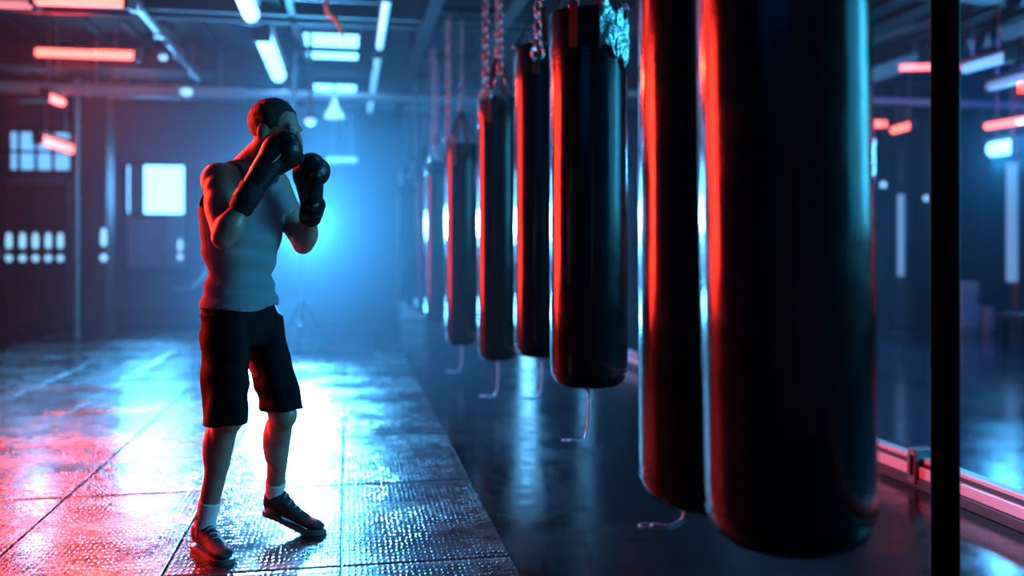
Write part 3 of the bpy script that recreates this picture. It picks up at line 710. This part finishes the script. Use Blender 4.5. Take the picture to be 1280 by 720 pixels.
# arms
for S_, E_, W_ in ((SH_R, EL_R, WR_R), (SH_L, EL_L, WR_L)):
    capsule(bm, S_, E_, .056, .04, 18, .012, .5); capsule(bm, E_, W_, .043, .029, 18, .012, .3)
    ell(bm, S_.lerp(E_, .22), .06, .058, .075, across, face)
    capsule(bm, W_, W_ + (W_ - E_).normalized() * .04, .026, .026)
# legs
for Hp, K, A in ((HIP_R, KN_R, AN_R), (HIP_L, KN_L, AN_L)):
    capsule(bm, Hp, K, .078, .052, 20, .006, .4); ell(bm, K + face * .012 + UP * .0, .054, .054, .062)
    capsule(bm, K, A, .05, .035, 20, .0, .3)
    ell(bm, K.lerp(A, .32) - face * .016, .052, .056, .12, across, face)
    capsule(bm, A, A - UP * .04, .036, .04)
body = remesh(bm, .0075, 5)
obj('body', body, M['skin'], MAN, True)
# hands inside the gloves (fists)
# hair
bm = B(); ell(bm, HP(0, -.022, .04), .081, .096, .09, hside, look, 84)
hv = [v for v in bm.verts if (v.co - head_c).dot(look) > .045 + .25 * max(0, (v.co - head_c).dot(hup) - .06) and (v.co - head_c).dot(hup) < .085 or (v.co - head_c).dot(hup) < -.03]
bmesh.ops.delete(bm, geom=hv, context='VERTS')
for v in bm.verts: v.co += (v.co - head_c).normalized() * (.004 * noise.noise(v.co * 60))
bmesh.ops.solidify(bm, geom=bm.faces[:], thickness=.006)
obj('hair', bm, M['hair'], MAN, True)
for s in (-1, 1):
    bm = B(); ell(bm, HP(.03 * s, .074, .004), .013, .012, .010, hside, look, 12); obj('eye', bm, M['eye'], MAN, True)
bm = B(); capsule(bm, HP(-.021, .097, -.062), HP(.021, .097, -.062), .005, .005, 8); obj('lips', bm, M['lip'], MAN, True)
# tank top: torso surface inflated, cut at neck, armholes and hem
bm = B(); torso(bm, .010)
for s in (-1, 1): ell(bm, P(306, 252, 3.57) + across * .075 * s + face * .085, .086, .052, .066, across, face)
capsule(bm, SH_R.lerp(P(312, 214, 3.57), .35), P(312, 214, 3.57), .06, .062); capsule(bm, SH_L.lerp(P(312, 214, 3.57), .35), P(312, 214, 3.57), .06, .062)
bm = remesh(bm, .0075, 4)
hem = P(300, 384, 3.57).z; top = P(300, 214, 3.57).z; nb = P(314, 206, 3.57)
kill = []
for v in bm.verts:
    c = v.co; d_ = c - P(306, 240, 3.57); la = d_.dot(across); f_ = d_.dot(face)
    arm = min((c - (SH_R - UP * .015)).length, (c - (SH_L - UP * .015)).length)
    neck = (c.z > P(0, 222, 3.57).z and abs(la) < .055) or ((c - nb - face * .05).length < .085) or ((c - nb).length < .07)
    if c.z < hem + .01 * math.sin(la * 22) - .004 or arm < .1 or neck: kill.append(v)
bmesh.ops.delete(bm, geom=kill, context='VERTS')
for v in bm.verts:
    la = (v.co - P(306, 240, 3.57)).dot(across); hh = hem + .01 * math.sin(la * 22)
    if v.co.z < hh + .005: v.co.z = hh
for v in bm.verts:
    z = v.co.z; w = max(0, 1 - abs(z - (hem + .12)) / .2)
    if z < hem + .12: v.co += Vector((v.normal.x, v.normal.y, 0)).normalized() * .012 * min(1, (hem + .12 - z) / .08)
    v.co += Vector((v.normal.x, v.normal.y, 0)) * (.006 * w * math.sin(z * 75 + 5 * noise.noise(v.co * 5)) + .006 * noise.noise(v.co * 9))
bmesh.ops.solidify(bm, geom=bm.faces[:], thickness=.003)
obj('tank_top', bm, M['shirt'], MAN, True)
# shorts
bm = B()
rings(bm, [ering(P(301, y, 3.57), w, d_) for y, w, d_ in ((366, .131, .096), (374, .138, .102), (392, .152, .113), (412, .158, .118), (430, .142, .104))])
for Hp, K, hy, hx, sgn in ((HIP_R, KN_R, 531, 282, -1), (HIP_L, KN_L, 513, 354, 1)):
    dK = 3.43 if sgn < 0 else 3.6
    hemp = P(hx, hy, dK); top_ = Hp + UP * .05
    n = 12; rs = []
    for k in range(n + 1):
        s = k / n; c = top_.lerp(hemp, s); w = .101 - .014 * s + (.004 if k == n else 0)
        rs.append([c + (across * math.cos(2 * PI * j / 28) * w * .85 + face * math.sin(2 * PI * j / 28) * w) * (1 + .05 * s * math.sin(5 * 2 * PI * j / 28 + sgn)) - UP * (.012 * s * math.cos(2 * PI * j / 28 + 1)) for j in range(28)])
    rings(bm, rs)
bm = remesh(bm, .0075, 3)
for v in bm.verts: v.co += v.normal * (.006 * noise.noise(v.co * 11) + .004 * math.sin(v.co.z * 40 + 6 * noise.noise(v.co * 4)))
sh = obj('shorts', bm, M['shorts'], MAN, True)
bm = B(); rings(bm, [ering(P(301, y, 3.57), w, d_) for y, w, d_ in ((362, .131, .095), (363, .136, .099), (372, .141, .104), (374, .136, .1))]); obj('waistband', bm, M['shorts'], sh, 'auto')
# gloves
def glove(W_, E_, px, py, d, name_l, curl):
    c = P(px, py, d); ax = (c - W_).normalized()                       # knuckle direction
    side = ax.cross(look).normalized() if abs(ax.dot(look)) < .95 else across; pal = side.cross(ax)
    g = thing.__call__  # noqa
    bm = B()
    capsule(bm, W_ + ax * .02, c - ax * .02, .042, .056, 20)
    ell(bm, c, .078, .06, .062, ax, side); ell(bm, c + ax * .035 + pal * .012, .05, .056, .052, ax, side)
    ell(bm, c + pal * .05 + ax * .015, .05, .052, .034, ax, side)     # curled finger roll
    capsule(bm, c - ax * .055 + side * curl * .035 + pal * .02, c + ax * .02 + side * curl * .045 + pal * .06, .022, .021, 14)   # thumb
    bm = remesh(bm, .006, 3)
    o = obj('boxing_glove', bm, M['glove'], MAN, True); o['label'] = name_l
    fa = (W_ - E_).normalized()
    bm = B(); tube(bm, [W_ - fa * .06, W_ - fa * .05, W_, W_ + fa * .035, W_ + fa * .045], [.038, .043, .044, .047, .043], 24); cf = obj('cuff', bm, M['webbing'], o, 'auto')
    bm = B(); tube(bm, [W_ - fa * .02, W_ - fa * .018, W_ + fa * .008, W_ + fa * .01], [.044, .0465, .0465, .044], 24); obj('cuff_strap', bm, M['glove'], o, 'auto')
    s0 = c + pal * .0 - side * 0
    tw = (CAM - c).normalized(); tw = (tw - ax * tw.dot(ax)).normalized(); sd = ax.cross(tw)
    bm = B(); pts = [c + ax * (-.07 + .13 * k / 8) + tw * (.0585 - .01 * abs(k - 4) / 4) + sd * (.012 * math.sin(k * .5)) for k in range(9)]
    tube(bm, pts, [.001] + [.004] * 7 + [.001], 8); obj('piping', bm, M['glove_trim'], o, True)
glove(WR_R, EL_R, 348, 189, 3.33, 'dark glove held before the face', 1)
glove(WR_L, EL_L, 386, 218, 3.46, 'dark glove of the leading hand', -1)
# shoes and socks
def shoe(A, heel, toe, lab):
    dr = (toe - heel); dr.z = 0; L = dr.length; dr.normalize(); sd = Vector((-dr.y, dr.x, 0)); pitch = (heel.z - toe.z)
    def Q(f, s, u):
        base = heel.lerp(toe, f); return Vector((base.x, base.y, heel.z + (toe.z - heel.z) * min(1, f / .72))) + sd * s + UP * u
    bm = B(); secs = [(-.03, .018), (.0, .03), (.08, .036), (.3, .033), (.5, .038), (.72, .047), (.88, .042), (.97, .026), (1.0, .012)]
    rs = []
    for f, w in secs:
        th = .018
        rs.append([Q(f, -w, 0), Q(f, w, 0), Q(f, w * 1.04, th * .6), Q(f, w * .98, th), Q(f, -w * .98, th), Q(f, -w * 1.04, th * .6)])
    rings(bm, rs); 
    bm2 = B(); us = [(.0, .028, .095), (.06, .034, .12), (.2, .036, .135), (.34, .035, .125), (.46, .036, .098), (.6, .040, .075), (.74, .043, .06), (.88, .037, .048), (.97, .02, .035)]
    rs = []
    for f, w, hgt in us:
        ring = []
        for k in range(16):
            a = 2 * PI * k / 16; ring.append(Q(f, w * math.cos(a) * (.72 if math.sin(a) > .6 and f < .5 else 1), .018 + (hgt - .018) * (.5 + .5 * math.sin(a))))
        rs.append(ring)
    rings(bm2, rs); capsule(bm2, Q(.2, 0, .09), A + UP * .02, .037, .04, 16)
    bm2 = remesh(bm2, .0055, 3)
    o = obj('shoe', bm2, M['shoe'], MAN, True); o['label'] = lab
    obj('sole', bm, M['sole'], o, 'auto')
    bm = B()
    for k in range(5):
        f = .36 + k * .075; hh = .118 - .06 * (k / 4) ** .8
        tube(bm, [Q(f, -.024, hh - .012), Q(f + .01, -.008, hh + .003), Q(f + .01, .008, hh + .003), Q(f, .024, hh - .012)], .003, 6)
    obj('laces', bm, M['glove_trim'], o, True)
def floor_pt(px, py, up=0.0):
    d = F_PX * (H - .014 - up) / (py - HOR); return P(px, py, d)
AR = AN_R; AL = AN_L
hR = floor_pt(247, 684); hR.z = .014
tR = floor_pt(279, 703); tR.z = .014
dv = (tR - hR); dv.z = 0; tR = hR + dv.normalized() * .27
hL = Vector((AN_L.x, AN_L.y, 0)) - RGT * .035 - FWD * .0; hL.z = .075
tL = hL + (RGT * .95 - FWD * .25).normalized() * .265; tL.z = .014
shoe(AN_R, hR, tR, 'dark shoe with a reddish rim, planted flat')
shoe(AN_L, hL, tL, 'dark shoe with the heel lifted')
for K, A in ((KN_R, AN_R), (KN_L, AN_L)):
    u = (K - A).normalized(); bm = B(); tube(bm, [A - u * .02, A + u * .03, A + u * .08, A + u * .085], [.041, .039, .042, .038], 20); obj('sock', bm, M['sock'], MAN, 'auto')

# ------------------------------------------------------------------ lights
def area(name, loc, target, sx, sy, power, col, spread=PI):
    l = bpy.data.lights.new(name, 'AREA'); l.shape = 'RECTANGLE'; l.size = sx; l.size_y = sy; l.energy = power; l.color = col; l.spread = spread
    o = bpy.data.objects.new(name, l); C.objects.link(o); o.location = loc
    o.rotation_euler = (Vector(target) - Vector(loc)).to_track_quat('-Z', 'Y').to_euler(); return o
RED = (1, .03, .015); BLUE = (.02, .22, 1.0); CYAN = (.08, .47, 1.0)
area('red_side', (-5.2, 8.6, 1.9), (1, 5.5, 1.6), 2.4, 3.2, 320, RED, 1.7)
area('red_near', (-4.9, 6.3, 1.9), (-.3, 3.5, 1.4), 1.0, 2.4, 45, RED, .9)
area('red_overhead', (-3.4, 6.9, 3.2), (-2.2, 3.6, 0), 1.6, 1.2, 270, RED, 1.2)
rt = P(108, 69, 9.5); area('red_tube_light', (rt.x, rt.y, rt.z), (-1.6, 4, 0), 1.0, .12, 150, RED, 1.3)
area('cyan_side', (7.0, 1.35, 2.35), (1, 2.2, 1.8), 5.2, 2.0, 440, (.06, .6, 1))
fl = P(377, 279, 10.7)
area('cyan_core', (6.9, 2.3, 2.4), (1, 2.6, 1.8), 1.3, 1.8, 210, (.06, .6, 1))
area('flood_beam', (fl.x, fl.y - .1, fl.z), (.1, 0, .9), .27, .27, 620, CYAN, 2.2)
fc = P(326, 398, 12.2); area('added_floor_beam', (fc.x, fc.y - .02, .26), (.1, 0, .4), .34, .26, 120, CYAN, 1.8)  # beam of the added low lamp
area('panel_down', (-.2, 11.9, 3.4), (-.2, 9.5, 0), .6, 3, 170, CYAN, 1.7)
area('tube_down', (-.83, 10.4, 3.15), (-.83, 9.4, 0), .2, 2.4, 35, CYAN, 1.8)
wa = wallpt(196, 238)
area('window_light', (wa.x, YB - .15, wa.z), (wa.x + .5, 0, .5), .85, .75, 50, CYAN, 1.6)
area('back_wash', (1.0, 13.2, 3.3), (1.05, 15, 1.2), 1.6, .3, 55, CYAN)
area('window_left_light', (-4.6, YB - .15, 2.9), (-3, 5, 0), .35, .4, 12, CYAN, 1.6)
area('hall_light', tuple(P(1256, 192, 10.8)), (4.5, 3, 0), .25, .4, 90, CYAN)
area('hall_wash', (7.5, 9, 3.4), (7.5, 11, 0), 3, 3, 80, BLUE)
area('partition_fill', (2.35, 4.4, 3.35), (1.9, 4.2, 0), .12, 3.4, 30, CYAN)  # added fill out of view, cools the rail and the floor near it
area('fill', (-1.5, -1.2, 3.2), (0, 6, .8), 3, 1.5, 8, BLUE)
w = bpy.data.worlds.new('world'); scene.world = w; w.use_nodes = True
w.node_tree.nodes['Background'].inputs[0].default_value = (.01, .04, .09, 1); w.node_tree.nodes['Background'].inputs[1].default_value = .3
# thin haze in the air, thicker towards the back wall
nt = w.node_tree; N, L = nt.nodes, nt.links
vs = N.new('ShaderNodeVolumeScatter'); vs.inputs['Color'].default_value = (.45, .8, 1, 1); vs.inputs['Anisotropy'].default_value = .3
ge = N.new('ShaderNodeNewGeometry'); se = N.new('ShaderNodeSeparateXYZ'); L.new(ge.outputs['Position'], se.inputs[0])
mr = N.new('ShaderNodeMapRange'); mr.interpolation_type = 'SMOOTHSTEP'
for i, v in ((1, 4.0), (2, 11.0), (3, 0.0), (4, .025)): mr.inputs[i].default_value = v
L.new(se.outputs['Y'], mr.inputs[0])
mx = N.new('ShaderNodeMapRange')
for i, v in ((1, -3.2), (2, -.3), (3, 0.03), (4, 1.0)): mx.inputs[i].default_value = v
L.new(se.outputs['X'], mx.inputs[0])
mm = N.new('ShaderNodeMath'); mm.operation = 'MULTIPLY'; L.new(mr.outputs[0], mm.inputs[0]); L.new(mx.outputs[0], mm.inputs[1])
L.new(mm.outputs[0], vs.inputs['Density'])
L.new(vs.outputs[0], N['World Output'].inputs['Volume'])
vsn = scene.view_settings; vsn.view_transform = 'Standard'; vsn.look = 'None'; vsn.exposure = -0.25; vsn.gamma = 1; vsn.use_curve_mapping = False
scene.cycles.use_denoising = True
cy_ = scene.cycles
cy_.max_bounces = 8; cy_.diffuse_bounces = 3; cy_.glossy_bounces = 4; cy_.transmission_bounces = 3; cy_.volume_bounces = 0; cy_.transparent_max_bounces = 10
cy_.volume_step_rate = 3.0; cy_.volume_max_steps = 128
